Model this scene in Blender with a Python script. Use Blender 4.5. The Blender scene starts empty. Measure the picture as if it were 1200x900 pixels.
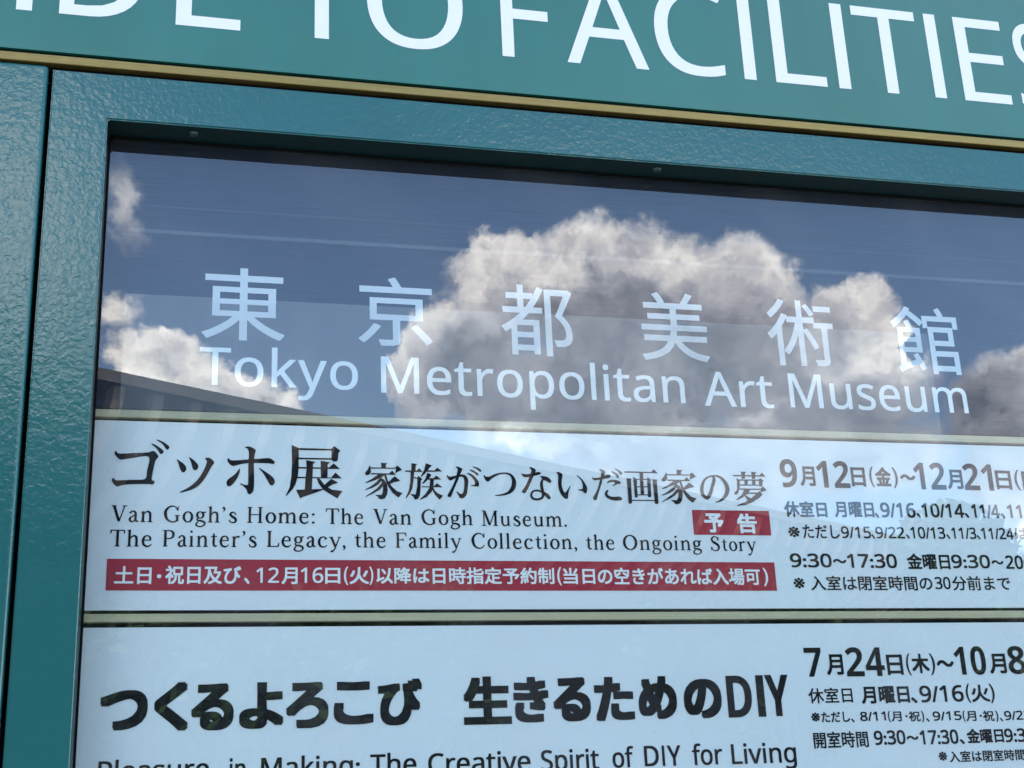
import bpy, bmesh, math, random
from mathutils import Vector, Matrix, noise as mnoise
from mathutils.geometry import tessellate_polygon
R = math.radians
scn = bpy.context.scene
COL = scn.collection

# ------------------------------------------------------------------ camera
CAM = Vector((0.0, -1.3, 1.55))
YAW, PITCH, ROLL, FPX = R(14.4953), R(18.3683), R(-2.5247), 1603.6
fwd = Vector((math.sin(YAW)*math.cos(PITCH), math.cos(YAW)*math.cos(PITCH), math.sin(PITCH)))
r0 = Vector((math.cos(YAW), -math.sin(YAW), 0)); u0 = r0.cross(fwd)
rt = r0*math.cos(ROLL) + u0*math.sin(ROLL); up = u0*math.cos(ROLL) - r0*math.sin(ROLL)
cd = bpy.data.cameras.new('camera'); cam = bpy.data.objects.new('camera', cd); COL.objects.link(cam)
cd.sensor_width = 36; cd.lens = FPX/1200*36; cd.clip_start = .01; cd.clip_end = 2000
cam.matrix_world = Matrix(((rt.x, up.x, -fwd.x, CAM.x), (rt.y, up.y, -fwd.y, CAM.y), (rt.z, up.z, -fwd.z, CAM.z), (0, 0, 0, 1)))
scn.camera = cam
scn.view_settings.view_transform = 'Standard'; scn.view_settings.look = 'None'
scn.view_settings.exposure = 2.6; scn.view_settings.gamma = 1
scn.cycles.max_bounces = 7; scn.cycles.diffuse_bounces = 2; scn.cycles.glossy_bounces = 3; scn.cycles.transparent_max_bounces = 12
scn.cycles.sample_clamp_indirect = 6

def ray(px, py):
    return fwd*FPX + rt*(px-600) - up*(py-450)
def at(px, py, Y=0.0):
    """point of the plane y = Y of the board seen at a pixel of the 1200 x 900 photograph"""
    v = ray(px, py); return CAM + v*((Y-CAM.y)/v.y)
def azel(px, py):
    """where on the sky a pixel of the board mirrors: angle from -Y, and elevation"""
    v = ray(px, py).normalized(); return math.atan2(v.x, v.y), math.asin(v.z)

# ------------------------------------------------------------------ sky, sun
SUN_EL, SUN_AZ = R(50), R(28)            # sun high behind the board (azimuth from +Y towards +X)
world = bpy.data.worlds.new("World"); scn.world = world; world.cycles.sampling_method = 'MANUAL'; world.cycles.sample_map_resolution = 512; world.use_nodes = True
wt = world.node_tree; WN = wt.nodes; WL = wt.links; WN.clear()
def wn(t, **k):
    n = WN.new(t)
    for a, b in k.items(): setattr(n, a, b)
    return n
def wm(op, a, b=None, clamp=False):
    n = wn('ShaderNodeMath', operation=op, use_clamp=clamp)
    for i, v in enumerate((a, b)):
        if v is None: continue
        if isinstance(v, (int, float)): n.inputs[i].default_value = v
        else: WL.new(v, n.inputs[i])
    return n.outputs[0]
sky = wn('ShaderNodeTexSky', sky_type='NISHITA'); sky.sun_disc = False
sky.sun_elevation = SUN_EL; sky.sun_rotation = SUN_AZ; sky.altitude = 50; sky.air_density = 1.0; sky.dust_density = .25; sky.ozone_density = 2.2
tc = wn('ShaderNodeTexCoord'); sx = wn('ShaderNodeSeparateXYZ'); WL.new(tc.outputs['Generated'], sx.inputs[0])
az = wm('ARCTAN2', sx.outputs[0], wm('MULTIPLY', sx.outputs[1], -1)); el = wm('ARCSINE', sx.outputs[2])
cxy = wn('ShaderNodeCombineXYZ'); WL.new(az, cxy.inputs[0]); WL.new(el, cxy.inputs[1])
# billowing distortion of the cloud outlines
def wnoise(vec, scale, detail, rough=.55):
    n = wn('ShaderNodeTexNoise'); n.inputs['Scale'].default_value = scale; n.inputs['Detail'].default_value = detail
    n.inputs['Roughness'].default_value = rough; WL.new(vec, n.inputs['Vector']); return n
n1 = wnoise(cxy.outputs[0], 14, 2); n2 = wnoise(cxy.outputs[0], 60, 3, .7)
def wv(op, a, b, s=None):
    n = wn('ShaderNodeVectorMath', operation=op)
    for i, v in enumerate((a, b)):
        if v is None: continue
        if isinstance(v, tuple): n.inputs[i].default_value = v
        else: WL.new(v, n.inputs[i])
    if s is not None: n.inputs['Scale'].default_value = s
    return n
w1 = wv('SCALE', wv('SUBTRACT', n1.outputs['Color'], (.5, .5, .5)).outputs[0], None, .055)
w2 = wv('SCALE', wv('SUBTRACT', n2.outputs['Color'], (.5, .5, .5)).outputs[0], None, .030)
pos = wv('ADD', wv('ADD', cxy.outputs[0], w1.outputs[0]).outputs[0], w2.outputs[0]).outputs[0]
# cumulus heaps: centre and half size (pixels of the mirror image give their bearings)
HEAPS = [(590, 335, 85, 70), (715, 345, 130, 92), (835, 375, 118, 105), (893, 370, 72, 68), (535, 425, 105, 75), (700, 470, 190, 90),
         (1000, 375, 70, 55), (960, 460, 150, 95), (1190, 480, 95, 75), (1250, 540, 140, 110),
         (190, 430, 75, 48), (250, 460, 90, 50), (310, 480, 60, 40), (140, 370, 24, 28, .32), (147, 235, 20, 55, .16), (1015, 350, 30, 18), (0, 280, 100, 230, .55), (880, 550, 300, 60)]
GAPS = [(445, 395, 42, 55), (1062, 405, 20, 24), (430, 465, 26, 30)]
def blob(px, py, rx, ry, wgt=1):
    a, e = azel(px, py); a2, _ = azel(px+rx, py); _, e2 = azel(px, py-ry)
    v = wv('SUBTRACT', pos, (a, e, 0)); v = wv('MULTIPLY', v.outputs[0], (1/max(a2-a, .001), 1/max(e2-e, .001), 0))
    l = wn('ShaderNodeVectorMath', operation='LENGTH'); WL.new(v.outputs[0], l.inputs[0])
    r = wm('SUBTRACT', 1, l.outputs[1])
    return r if wgt == 1 else wm('MULTIPLY', r, wgt)
dens = None
for h in HEAPS:
    b = blob(*h)
    dens = b if dens is None else wm('MAXIMUM', dens, b)
for g in GAPS:
    dens = wm('SUBTRACT', dens, wm('MULTIPLY', wm('MAXIMUM', blob(*g), 0), .75))
# fair-weather clouds over the rest of the sky
fair = wnoise(tc.outputs['Generated'], 3.2, 4, .6)
a0, e0 = azel(560, 380)
vw = wv('MULTIPLY', wv('SUBTRACT', cxy.outputs[0], (a0, e0, 0)).outputs[0], (1/.62, 1/.36, 0))
lw = wn('ShaderNodeVectorMath', operation='LENGTH'); WL.new(vw.outputs[0], lw.inputs[0])
away = wm('MULTIPLY', wm('SUBTRACT', lw.outputs[1], .85), 3, True)
fairm = wm('MULTIPLY', wm('MULTIPLY', wm('SUBTRACT', fair.outputs[0], .57), 7, True), away)
mask_r = wn('ShaderNodeMapRange', interpolation_type='SMOOTHSTEP'); WL.new(dens, mask_r.inputs[0])
mask_r.inputs[1].default_value = -.03; mask_r.inputs[2].default_value = .30
mask = wm('MAXIMUM', mask_r.outputs[0], fairm)
# cloud brightness: sunlit rims, grey bellies, billows
n3 = wnoise(pos, 21, 4, .62)
rim = wn('ShaderNodeMapRange'); WL.new(dens, rim.inputs[0]); rim.inputs[1].default_value = .0; rim.inputs[2].default_value = .75
rim.inputs[3].default_value = 1.0; rim.inputs[4].default_value = .72
# grey belly of the big cumulus
belly = wn('ShaderNodeMapRange', interpolation_type='SMOOTHSTEP'); WL.new(wm('MAXIMUM', wm('MAXIMUM', blob(730, 430, 300, 120), blob(1080, 480, 230, 60, .8)), blob(860, 575, 560, 90, 1.1)), belly.inputs[0])
belly.inputs[1].default_value = -.12; belly.inputs[2].default_value = .42; belly.inputs[3].default_value = 1.0; belly.inputs[4].default_value = .36
bil = wn('ShaderNodeMapRange'); WL.new(n3.outputs[0], bil.inputs[0]); bil.inputs[1].default_value = .3; bil.inputs[2].default_value = .7
bil.inputs[3].default_value = .42; bil.inputs[4].default_value = 1.35
cb = wm('MULTIPLY', wm('MULTIPLY', rim.outputs[0], belly.outputs[0]), bil.outputs[0])
CLOUD = 14.5
cbr = wm('MULTIPLY', cb, CLOUD)
cc = wn('ShaderNodeVectorMath', operation='SCALE'); tint = wn('ShaderNodeMix', data_type='RGBA'); WL.new(wm('MULTIPLY', cb, 1.3, True), tint.inputs[0]); tint.inputs[6].default_value = (.86, .90, 1.08, 1); tint.inputs[7].default_value = (1.02, .98, .93, 1); WL.new(tint.outputs[2], cc.inputs[0]); WL.new(cbr, cc.inputs['Scale'])
mx = wn('ShaderNodeMix', data_type='RGBA'); WL.new(mask, mx.inputs[0]); WL.new(sky.outputs[0], mx.inputs[6]); WL.new(cc.outputs[0], mx.inputs[7])
bg = wn('ShaderNodeBackground'); bg.inputs[1].default_value = .10; WL.new(mx.outputs[2], bg.inputs[0])
wo = wn('ShaderNodeOutputWorld'); WL.new(bg.outputs[0], wo.inputs[0])

sd = bpy.data.lights.new('sun', 'SUN'); sd.energy = 4.0; sd.angle = R(.53); sd.color = (1, .95, .88)
so = bpy.data.objects.new('sun', sd); COL.objects.link(so)
sv = Vector((math.sin(SUN_AZ)*math.cos(SUN_EL), math.cos(SUN_AZ)*math.cos(SUN_EL), math.sin(SUN_EL)))
so.rotation_euler = sv.to_track_quat('Z', 'Y').to_euler()

# ------------------------------------------------------------------ materials
def mat(name, base, rough=.5, spec=.5, metal=0.0):
    m = bpy.data.materials.new(name); m.use_nodes = True
    b = m.node_tree.nodes['Principled BSDF']
    b.inputs['Base Color'].default_value = (*base, 1); b.inputs['Roughness'].default_value = rough
    b.inputs['Specular IOR Level'].default_value = spec; b.inputs['Metallic'].default_value = metal
    return m
def nd(m, t, **k):
    n = m.node_tree.nodes.new(t)
    for a, b in k.items(): setattr(n, a, b)
    return n
def lk(m, a, b): m.node_tree.links.new(a, b)
def obco(m, scale=(1, 1, 1)):
    t = nd(m, 'ShaderNodeTexCoord'); p = nd(m, 'ShaderNodeMapping'); p.inputs['Scale'].default_value = scale
    g = nd(m, 'ShaderNodeNewGeometry'); lk(m, g.outputs['Position'], p.inputs[0]); return p.outputs[0]
def noise(m, co, scale, detail=3, rough=.5, dist=0):
    n = nd(m, 'ShaderNodeTexNoise'); n.inputs['Scale'].default_value = scale; n.inputs['Detail'].default_value = detail
    n.inputs['Roughness'].default_value = rough; n.inputs['Distortion'].default_value = dist; lk(m, co, n.inputs['Vector']); return n
def rng(m, src, a, b, c, d):
    n = nd(m, 'ShaderNodeMapRange'); lk(m, src, n.inputs[0])
    for i, v in enumerate((a, b, c, d)): n.inputs[i+1].default_value = v
    return n.outputs[0]
def colour_mix(m, fac, c1, c2):
    n = nd(m, 'ShaderNodeMix', data_type='RGBA'); lk(m, fac, n.inputs[0]); n.inputs[6].default_value = (*c1, 1); n.inputs[7].default_value = (*c2, 1)
    return n.outputs[2]
def bump(m, h, strength, dist, prev=None):
    n = nd(m, 'ShaderNodeBump'); n.inputs['Strength'].default_value = strength; n.inputs['Distance'].default_value = dist
    lk(m, h, n.inputs['Height'])
    if prev: lk(m, prev, n.inputs['Normal'])
    return n.outputs[0]
def P(m): return m.node_tree.nodes['Principled BSDF'].inputs

# thick sprayed paint with an orange peel surface
M_paint = mat('teal_orange_peel_paint', (.010, .085, .09), .17, .6)
co = obco(M_paint)
ve = noise(M_paint, co, 200, 1, .4, .7); v2 = noise(M_paint, co, 85, 1, .5, .4)
hh = nd(M_paint, 'ShaderNodeMath', operation='ADD'); lk(M_paint, ve.outputs[0], hh.inputs[0]); lk(M_paint, v2.outputs[0], hh.inputs[1])
lk(M_paint, bump(M_paint, hh.outputs[0], .15, .0016), P(M_paint)['Normal'])
dn = noise(M_paint, co, 9, 4); lk(M_paint, colour_mix(M_paint, dn.outputs[0], (.014, .105, .102), (.019, .130, .124)), P(M_paint)['Base Color'])
dc = noise(M_paint, obco(M_paint, (1, 1, 1)), 120, 2, .7); dcm = rng(M_paint, dc.outputs[0], .74, .78, 0, 1)
dmx = nd(M_paint, 'ShaderNodeMix', data_type='RGBA'); lk(M_paint, dcm, dmx.inputs[0]); lk(M_paint, P(M_paint)['Base Color'].links[0].from_socket, dmx.inputs[6]); dmx.inputs[7].default_value = (.02, .03, .028, 1); lk(M_paint, dmx.outputs[2], P(M_paint)['Base Color'])
sp = noise(M_paint, co, 600, 1); lk(M_paint, rng(M_paint, sp.outputs[0], .72, .80, .16, .6), P(M_paint)['Roughness'])
# smooth satin header sheet
M_head = mat('teal_satin_sheet', (.010, .150, .115), .25, .7)
co = obco(M_head, (1, 1, 1)); n = noise(M_head, co, 900, 2); lk(M_head, bump(M_head, n.outputs[0], .12, .0003), P(M_head)['Normal'])
gn = noise(M_head, obco(M_head, (1, 1, .35)), 5, 5, .65); lk(M_head, colour_mix(M_head, rng(M_head, gn.outputs[0], .3, .7, 0, 1), (.010, .135, .102), (.013, .170, .132)), P(M_head)['Base Color'])
n = noise(M_head, co, 14, 5); lk(M_head, rng(M_head, n.outputs[0], .35, .7, .30, .42), P(M_head)['Roughness'])
M_white_vinyl = mat('white_vinyl', (.86, .86, .86), .45, .4)
co = obco(M_white_vinyl, (1, 1, 1)); n = noise(M_white_vinyl, co, 60, 5); lk(M_white_vinyl, colour_mix(M_white_vinyl, n.outputs[0], (.83, .83, .82), (.88, .88, .87)), P(M_white_vinyl)['Base Color'])
M_grey_vinyl = mat('grey_vinyl', (.66, .67, .70), .5, .3)
M_pale_vinyl = mat('pale_vinyl', (.88, .89, .90), .5, .3)
def brushed(name, c1, c2, rough, metal):
    m = mat(name, c1, rough, .5, metal); co = obco(m, (3, 1, 260)); n = noise(m, co, 4, 6, .65)
    lk(m, colour_mix(m, rng(m, n.outputs[0], .3, .7, 0, 1), c1, c2), P(m)['Base Color'])
    co2 = obco(m, (1, 1, 1)); k = noise(m, co2, 45, 5, .6); lk(m, rng(m, k.outputs[0], .3, .75, rough*.8, rough*1.3), P(m)['Roughness'])
    lk(m, bump(m, n.outputs[0], .15, .0004), P(m)['Normal']); return m
M_brass = brushed('brass', (.22, .155, .045), (.34, .25, .085), .34, .75)
M_rail = brushed('pale_brass', (.46, .39, .23), (.58, .50, .33), .45, .1)
M_slate = brushed('slate_blue_sheet', (.004, .009, .024), (.015, .024, .050), .45, .0); P(M_slate)['Specular IOR Level'].default_value = .2
M_dark = mat('black_rubber', (.004, .005, .005), .8, .1)
M_dkgreen = mat('dark_green_metal', (.006, .05, .05), .35, .4)
M_white = mat('white_print_sheet', (.78, .79, .80), .5, .35)
co = obco(M_white); n = noise(M_white, co, 7, 6, .6); lk(M_white, colour_mix(M_white, n.outputs[0], (.75, .765, .78), (.80, .805, .81)), P(M_white)['Base Color'])
M_ink = mat('black_ink', (.006, .006, .009), .6, .1)
M_red = mat('red_ink', (.40, .018, .035), .5, .3)
co = obco(M_red); n = noise(M_red, co, 60, 4); lk(M_red, colour_mix(M_red, n.outputs[0], (.36, .016, .034), (.43, .022, .042)), P(M_red)['Base Color'])
M_reveal_shade = mat('shaded_reveal_paint', (.002, .018, .019), .4, .25)  # darkened copy of the teal paint, shade of the reveal put into its colour
M_screw = mat('screw_metal', (.01, .05, .05), .3, .6, .0)

def glass_mat(name, refl, dust):
    m = bpy.data.materials.new(name); m.use_nodes = True; t = m.node_tree; t.nodes.clear()
    out = t.nodes.new('ShaderNodeOutputMaterial'); tr = t.nodes.new('ShaderNodeBsdfTransparent'); tr.inputs[0].default_value = (.945, .99, .99, 1)
    gl = t.nodes.new('ShaderNodeBsdfGlossy'); gl.inputs['Roughness'].default_value = .0
    lw = t.nodes.new('ShaderNodeFresnel'); lw.inputs[0].default_value = 1.5
    mul = t.nodes.new('ShaderNodeMath'); mul.operation = 'MULTIPLY'; mul.inputs[1].default_value = refl; t.links.new(lw.outputs[0], mul.inputs[0])
    ge = t.nodes.new('ShaderNodeNewGeometry'); inv = t.nodes.new('ShaderNodeMath'); inv.operation = 'SUBTRACT'; inv.inputs[0].default_value = 1; t.links.new(ge.outputs['Backfacing'], inv.inputs[1])
    # only the outward side of each face mirrors (keeps the thin pane from doubling its image)
    mul2 = t.nodes.new('ShaderNodeMath'); mul2.operation = 'MULTIPLY'; t.links.new(mul.outputs[0], mul2.inputs[0]); t.links.new(inv.outputs[0], mul2.inputs[1])
    mx1 = t.nodes.new('ShaderNodeMixShader'); t.links.new(mul2.outputs[0], mx1.inputs[0]); t.links.new(tr.outputs[0], mx1.inputs[1]); t.links.new(gl.outputs[0], mx1.inputs[2])
    df = t.nodes.new('ShaderNodeBsdfDiffuse'); df.inputs[0].default_value = (.75, .74, .72, 1)
    p = obco(m, (1, 1, .25)); n = noise(m, p, 35, 6, .65); p2 = obco(m); s = noise(m, p2, 420, 2, .5)
    wv_ = t.nodes.new('ShaderNodeTexWave'); wv_.wave_type = 'RINGS'; wv_.rings_direction = 'Y'; wv_.inputs['Scale'].default_value = 1.7
    wv_.inputs['Distortion'].default_value = 5; wv_.inputs['Detail'].default_value = 4; wv_.inputs['Detail Scale'].default_value = 1.2; wv_.inputs['Detail Roughness'].default_value = .6
    pw = nd(m, 'ShaderNodeMapping'); pw.inputs['Location'].default_value = (-.15, 0, -1.45); pw.inputs['Rotation'].default_value = (0, .4, 0); g_ = nd(m, 'ShaderNodeNewGeometry'); lk(m, g_.outputs['Position'], pw.inputs[0]); lk(m, pw.outputs[0], wv_.inputs[0])
    smear = rng(m, wv_.outputs['Fac'], .55, 1.0, 0, dust*1.4)
    ps = obco(m, (.5, 1, 28)); st_ = noise(m, ps, 8, 5, .6); streak = rng(m, st_.outputs[0], .45, .8, 0, dust*1.2)
    sa = t.nodes.new('ShaderNodeMath'); sa.operation = 'ADD'; lk(m, smear, sa.inputs[0]); lk(m, streak, sa.inputs[1])
    fb = rng(m, n.outputs[0], .42, .75, dust*.25, dust); sb = t.nodes.new('ShaderNodeMath'); sb.operation = 'ADD'; lk(m, sa.outputs[0], sb.inputs[0]); lk(m, fb, sb.inputs[1])
    f = sb.outputs[0]; f2 = rng(m, s.outputs[0], .71, .80, 0, .20)
    ad = t.nodes.new('ShaderNodeMath'); ad.operation = 'ADD'; t.links.new(f, ad.inputs[0]); t.links.new(f2, ad.inputs[1])
    mx2 = t.nodes.new('ShaderNodeMixShader'); t.links.new(ad.outputs[0], mx2.inputs[0]); t.links.new(mx1.outputs[0], mx2.inputs[1]); t.links.new(df.outputs[0], mx2.inputs[2])
    t.links.new(mx2.outputs[0], out.inputs[0]); return m
M_glass = glass_mat('dusty_window_glass', 2.8, .006)
def film_mat(name, fac):
    m = bpy.data.materials.new(name); m.use_nodes = True; t = m.node_tree; t.nodes.clear()
    out = t.nodes.new('ShaderNodeOutputMaterial'); tr = t.nodes.new('ShaderNodeBsdfTransparent'); df = t.nodes.new('ShaderNodeBsdfDiffuse'); df.inputs[0].default_value = (.8, .8, .8, 1)
    mx = t.nodes.new('ShaderNodeMixShader'); p = obco(m, (1, 1, .3)); n = noise(m, p, 18, 4); f = rng(m, n.outputs[0], .3, .7, fac*.8, fac*1.2)
    t.links.new(f, mx.inputs[0]); t.links.new(tr.outputs[0], mx.inputs[1]); t.links.new(df.outputs[0], mx.inputs[2]); t.links.new(mx.outputs[0], out.inputs[0]); return m
M_film = film_mat('milky_clear_film', .08)

# ------------------------------------------------------------------ helpers
def link(name, me, m=None, parent=None):
    o = bpy.data.objects.new(name, me); COL.objects.link(o)
    if m is not None and me is not None and not me.materials: me.materials.append(m)
    if parent is not None: o.parent = parent
    return o
def thing(name, label, cat, loc=(0, 0, 0), group=None):
    o = bpy.data.objects.new(name, None); COL.objects.link(o); o.location = loc; o.empty_display_size = .1
    o['label'] = label; o['category'] = cat
    if group: o['group'] = group
    return o
def bm_obj(name, bm, m, parent=None, loc=None):
    me = bpy.data.meshes.new(name); bm.to_mesh(me); bm.free()
    if parent is not None and loc is None:
        me.transform(Matrix.Translation(-parent_world(parent)))
    return link(name, me, m, parent)
def parent_world(p):
    v = Vector((0, 0, 0))
    while p is not None: v += p.location; p = p.parent
    return v
def box(bm, x0, x1, y0, y1, z0, z1, bev=0, seg=2):
    r = bmesh.ops.create_cube(bm, size=1)
    bmesh.ops.scale(bm, vec=(x1-x0, y1-y0, z1-z0), verts=r['verts']); bmesh.ops.translate(bm, vec=((x0+x1)/2, (y0+y1)/2, (z0+z1)/2), verts=r['verts'])
    if bev:
        es = {e for v in r['verts'] for e in v.link_edges}
        bmesh.ops.bevel(bm, geom=list(es), offset=bev, segments=seg, affect='EDGES', profile=.5)
def part_box(name, x0, x1, y0, y1, z0, z1, m, parent, bev=0, seg=2):
    bm = bmesh.new(); box(bm, x0, x1, y0, y1, z0, z1, bev, seg); return bm_obj(name, bm, m, parent)
def smooth(o):
    for p in o.data.polygons: p.use_smooth = True

# ------------------------------------------------------------------ the board
Z = lambda px, py, Y=0.0: at(px, py, Y).z
X = lambda px, py, Y=0.0: at(px, py, Y).x
RIGHT = 2.40                       # the board goes on out of view, widened to shade the ground
Y_GLASS, Y_PANEL = .0360, .0445
YF = Y_GLASS+.0036
zt_open = 2.2662; xl_open = -.0787; xl_door = -.1352
z_door = (Z(100, 84) + Z(400, 109) + Z(800, 146))/3
z_trim0, z_trim1 = (Z(0, 68.3, -.003)+Z(400, 103, -.003)+Z(800, 139, -.003))/3, (Z(0, 57.5, -.003)+Z(400, 94.3, -.003)+Z(800, 131, -.003))/3
z_head = (Z(0, 54.3, .002)+Z(400, 90.8, .002)+Z(800, 126.5, .002))/3
ZB = .70                          # bottom of the case, carried down unseen to keep sun off the ground

case = thing('display_case', 'teal metal display case with a deep window frame, dusty glass and pale brass rails', 'display case', (.55, 0, ZB))
# door frame: two stiles and two rails joined with one mitre free sheet, as one pressed part
bm = bmesh.new()
XR = RIGHT
def ring(x0, x1, z0, z1, y): return [bm.verts.new(v) for v in ((x0, y, z0), (x1, y, z0), (x1, y, z1), (x0, y, z1))]
o_f = ring(xl_door, XR, ZB, z_door, 0); i_f = ring(xl_open, XR-.06, ZB+.06, zt_open, 0)
o_b = ring(xl_door, XR, ZB, z_door, .11); i_b = ring(xl_open, XR-.06, ZB+.06, zt_open, Y_GLASS+.03)
for a, b in ((o_f, i_f), (i_f, i_b), (o_b, o_f)):
    for k in range(4): bm.faces.new((a[k], a[(k+1) % 4], b[(k+1) % 4], b[k]))
bm.faces.new(o_b[::-1])
bmesh.ops.recalc_face_normals(bm, faces=bm.faces)
sel = [e for e in bm.edges if all(abs(v.co.y) < 1e-6 for v in e.verts) and ((e.verts[0] in o_f and e.verts[1] in o_f) or (e.verts[0] in i_f and e.verts[1] in i_f))]
sel += [e for e in bm.edges if (e.verts[0] in i_f and e.verts[1] in i_b) or (e.verts[1] in i_f and e.verts[0] in i_b)]
bmesh.ops.bevel(bm, geom=sel, offset=.0016, segments=3, affect='EDGES')
door = bm_obj('door_frame', bm, M_paint, case); door.data.materials.append(M_reveal_shade)
for p in door.data.polygons:      # shade inside the opening is painted in as near-black green
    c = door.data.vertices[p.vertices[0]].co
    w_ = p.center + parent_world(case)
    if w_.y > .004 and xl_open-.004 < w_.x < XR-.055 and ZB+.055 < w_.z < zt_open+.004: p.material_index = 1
# inner lip that holds the glass
def frame_ring(name, x0, x1, z0, z1, w, y0, y1, m, parent):
    bm = bmesh.new()
    box(bm, x0, x1, y0, y1, z1-w, z1); box(bm, x0, x1, y0, y1, z0, z0+w)
    box(bm, x0, x0+w, y0, y1, z0+w, z1-w); box(bm, x1-w, x1, y0, y1, z0+w, z1-w)
    return bm_obj(name, bm, m, parent)
frame_ring('rubber_gasket', xl_open-.02, XR-.04, ZB+.04, zt_open+.02, .0222, Y_GLASS-.0016, Y_GLASS-.0001, M_dark, case)
glass = part_box('glass_pane', xl_open-.005, XR-.05, Y_GLASS, Y_GLASS+.003, ZB+.055, zt_open+.003, M_glass, case)
# clear film stuck to the back of the glass
fx0, fx1 = X(143, 420, YF), X(1098, 470, YF); fz1 = (Z(200, 348, YF)+Z(800, 375, YF))/2
part_box('clear_film', fx0, fx1, YF, YF+.0002, (Z(120, 486, YF)+Z(1190, 518, YF))/2, fz1, M_film, glass)
sz = (Z(200, 268, YF)+Z(800, 312, YF))/2
part_box('film_strip', fx0, XR-.08, YF, YF+.0002, sz-.0022, sz+.0022, film_mat('milky_film_strip', .05), glass)
sz = (Z(200, 240, YF)+Z(800, 284, YF))/2
part_box('film_strip', fx0, XR-.08, YF, YF+.0002, sz-.0008, sz+.0008, film_mat('faint_film_strip', .022), glass)
part_box('back_panel', xl_open-.02, XR-.04, .075, .078, ZB+.04, zt_open+.02, M_dark, case)
# brass rails between the sheets, each with a black slot above and below
def rail(ytop, ybot, x_at):
    z1 = sum(Z(x, y, Y_PANEL) for x, y in ytop)/len(ytop); z0 = sum(Z(x, y, Y_PANEL) for x, y in ybot)/len(ybot)
    o = part_box('brass_rail', xl_open-.006, XR-.05, Y_PANEL-.0022, Y_PANEL+.006, z0, z1, M_rail, case, .0006, 2)
    return z0, z1
r1 = rail([(120, 480.3), (400, 487.5), (1190, 513)], [(120, 488.5), (400, 496.5), (1190, 521)], 0)
r2 = rail([(105, 719.7), (400, 718.7), (1190, 716)], [(105, 729.2), (400, 728.3), (1190, 724.5)], 0)
# screws in the top of the frame
def screw(x, y):
    bm = bmesh.new(); bmesh.ops.create_cone(bm, cap_ends=True, segments=20, radius1=.0050, radius2=.0038, depth=.0022)
    bmesh.ops.rotate(bm, verts=bm.verts, cent=(0, 0, 0), matrix=Matrix.Rotation(math.pi, 3, 'X'))
    bmesh.ops.translate(bm, vec=(x, y, zt_open-.0012), verts=bm.verts)
    return bm_obj('screw', bm, M_screw, case)
screw(X(227, 154, .016), .016); screw(X(770, 200, .016), .016)

# post on the left
post = thing('support_post', 'teal orange-peel painted upright post left of the display case', 'post', (-.25, .05, 0))
o = part_box('upright', -.42, xl_door-.0045, -.001, .12, 0, z_trim0-.0012, M_paint, post, .004, 4)
# header board
head = thing('header_board', 'teal header board with large white capitals GUIDE TO FACILITIES over a brass trim', 'sign', (.5, 0, z_trim0))
part_box('header_sheet', -.62, RIGHT, .002, .03, z_head, 2.72, M_head, head)
part_box('dark_joint', xl_door-.02, xl_door-.0002, .03, .10, ZB, z_trim0+.02, M_dark, case)
part_box('dark_joint', -.60, RIGHT-.02, .006, .03, z_door+.001, z_head-.0002, M_dark, head)
part_box('brass_trim', -.62, RIGHT, -.003, .020, z_trim0, z_trim1, M_brass, head, .0008, 2)

# ------------------------------------------------------------------ lettering
SANS = {}
def uni(s, up0, lo0, dg0):
    r = ''
    for ch in s:
        if 'A' <= ch <= 'Z': r += chr(up0+ord(ch)-65)
        elif 'a' <= ch <= 'z': r += chr(lo0+ord(ch)-97)
        elif '0' <= ch <= '9' and dg0: r += chr(dg0+ord(ch)-48)
        else: r += ch
    return r
FONTS = {'sans': (0x1D5A0, 0x1D5BA, 0x1D7E2), 'sansb': (0x1D5D4, 0x1D5EE, 0x1D7EC), 'serif': (0x1D400, 0x1D41A, 0x1D7CE), 'raw': None}
_cache = {}
def glyphs(text, font, offset=0.0, spacing=1.0):
    k = (text, font, offset, spacing)
    if k in _cache: return _cache[k]
    if text == 'I' and font in ('sans', 'sansb'):
        w = .092 if font == 'sans' else .14
        return ([(0, 0), (w, 0), (w, .714), (0, .714)], [(0, 1, 2, 3)])
    s = text if FONTS[font] is None else uni(text, *FONTS[font])
    cu = bpy.data.curves.new('lettering', 'FONT'); cu.body = s; cu.size = 1; cu.offset = offset; cu.resolution_u = 5; cu.space_character = spacing
    o = bpy.data.objects.new('lettering', cu); COL.objects.link(o)
    me = bpy.data.meshes.new_from_object(o)
    vs = [(v.co.x, v.co.y) for v in me.vertices]; fs = [tuple(p.vertices) for p in me.polygons]
    bpy.data.objects.remove(o); bpy.data.curves.remove(cu); bpy.data.meshes.remove(me)
    _cache[k] = (vs, fs); return _cache[k]
def sheet_obj(name, parts, m, parent, y):
    """parts: (verts xz, faces, list of (dx, dz)); each shifted copy lies a hair in front of the last"""
    V, F = [], []; k = 0
    base = parent_world(parent)
    for vs, fs, sh in parts:
        for dx, dz in sh:
            n = len(V); yy = y - k*.000004; k += 1
            V += [(x+dx-base.x, yy-base.y, z+dz-base.z) for x, z in vs]
            F += [tuple(n+i for i in f) for f in fs]
    me = bpy.data.meshes.new(name); me.from_pydata(V, [], F); me.update()
    bmf = bmesh.new(); bmf.from_mesh(me)
    for f in bmf.faces:
        if f.normal.y > 0: f.normal_flip()
    bmf.to_mesh(me); bmf.free()
    return link(name, me, m, parent)
def shifts(bx, bz):
    if not bx and not bz: return [(0, 0)]
    out = {(a*bx, b*bz) for a in (-1, 0, 1) for b in (-1, 0, 1)}
    if max(bx, bz) > .0016: out |= {(a*bx, b*bz) for a in (-.5, 0, .5) for b in (-.5, 0, .5)}
    return sorted(out)
MM = .00085      # one photograph pixel on the board, roughly
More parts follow.
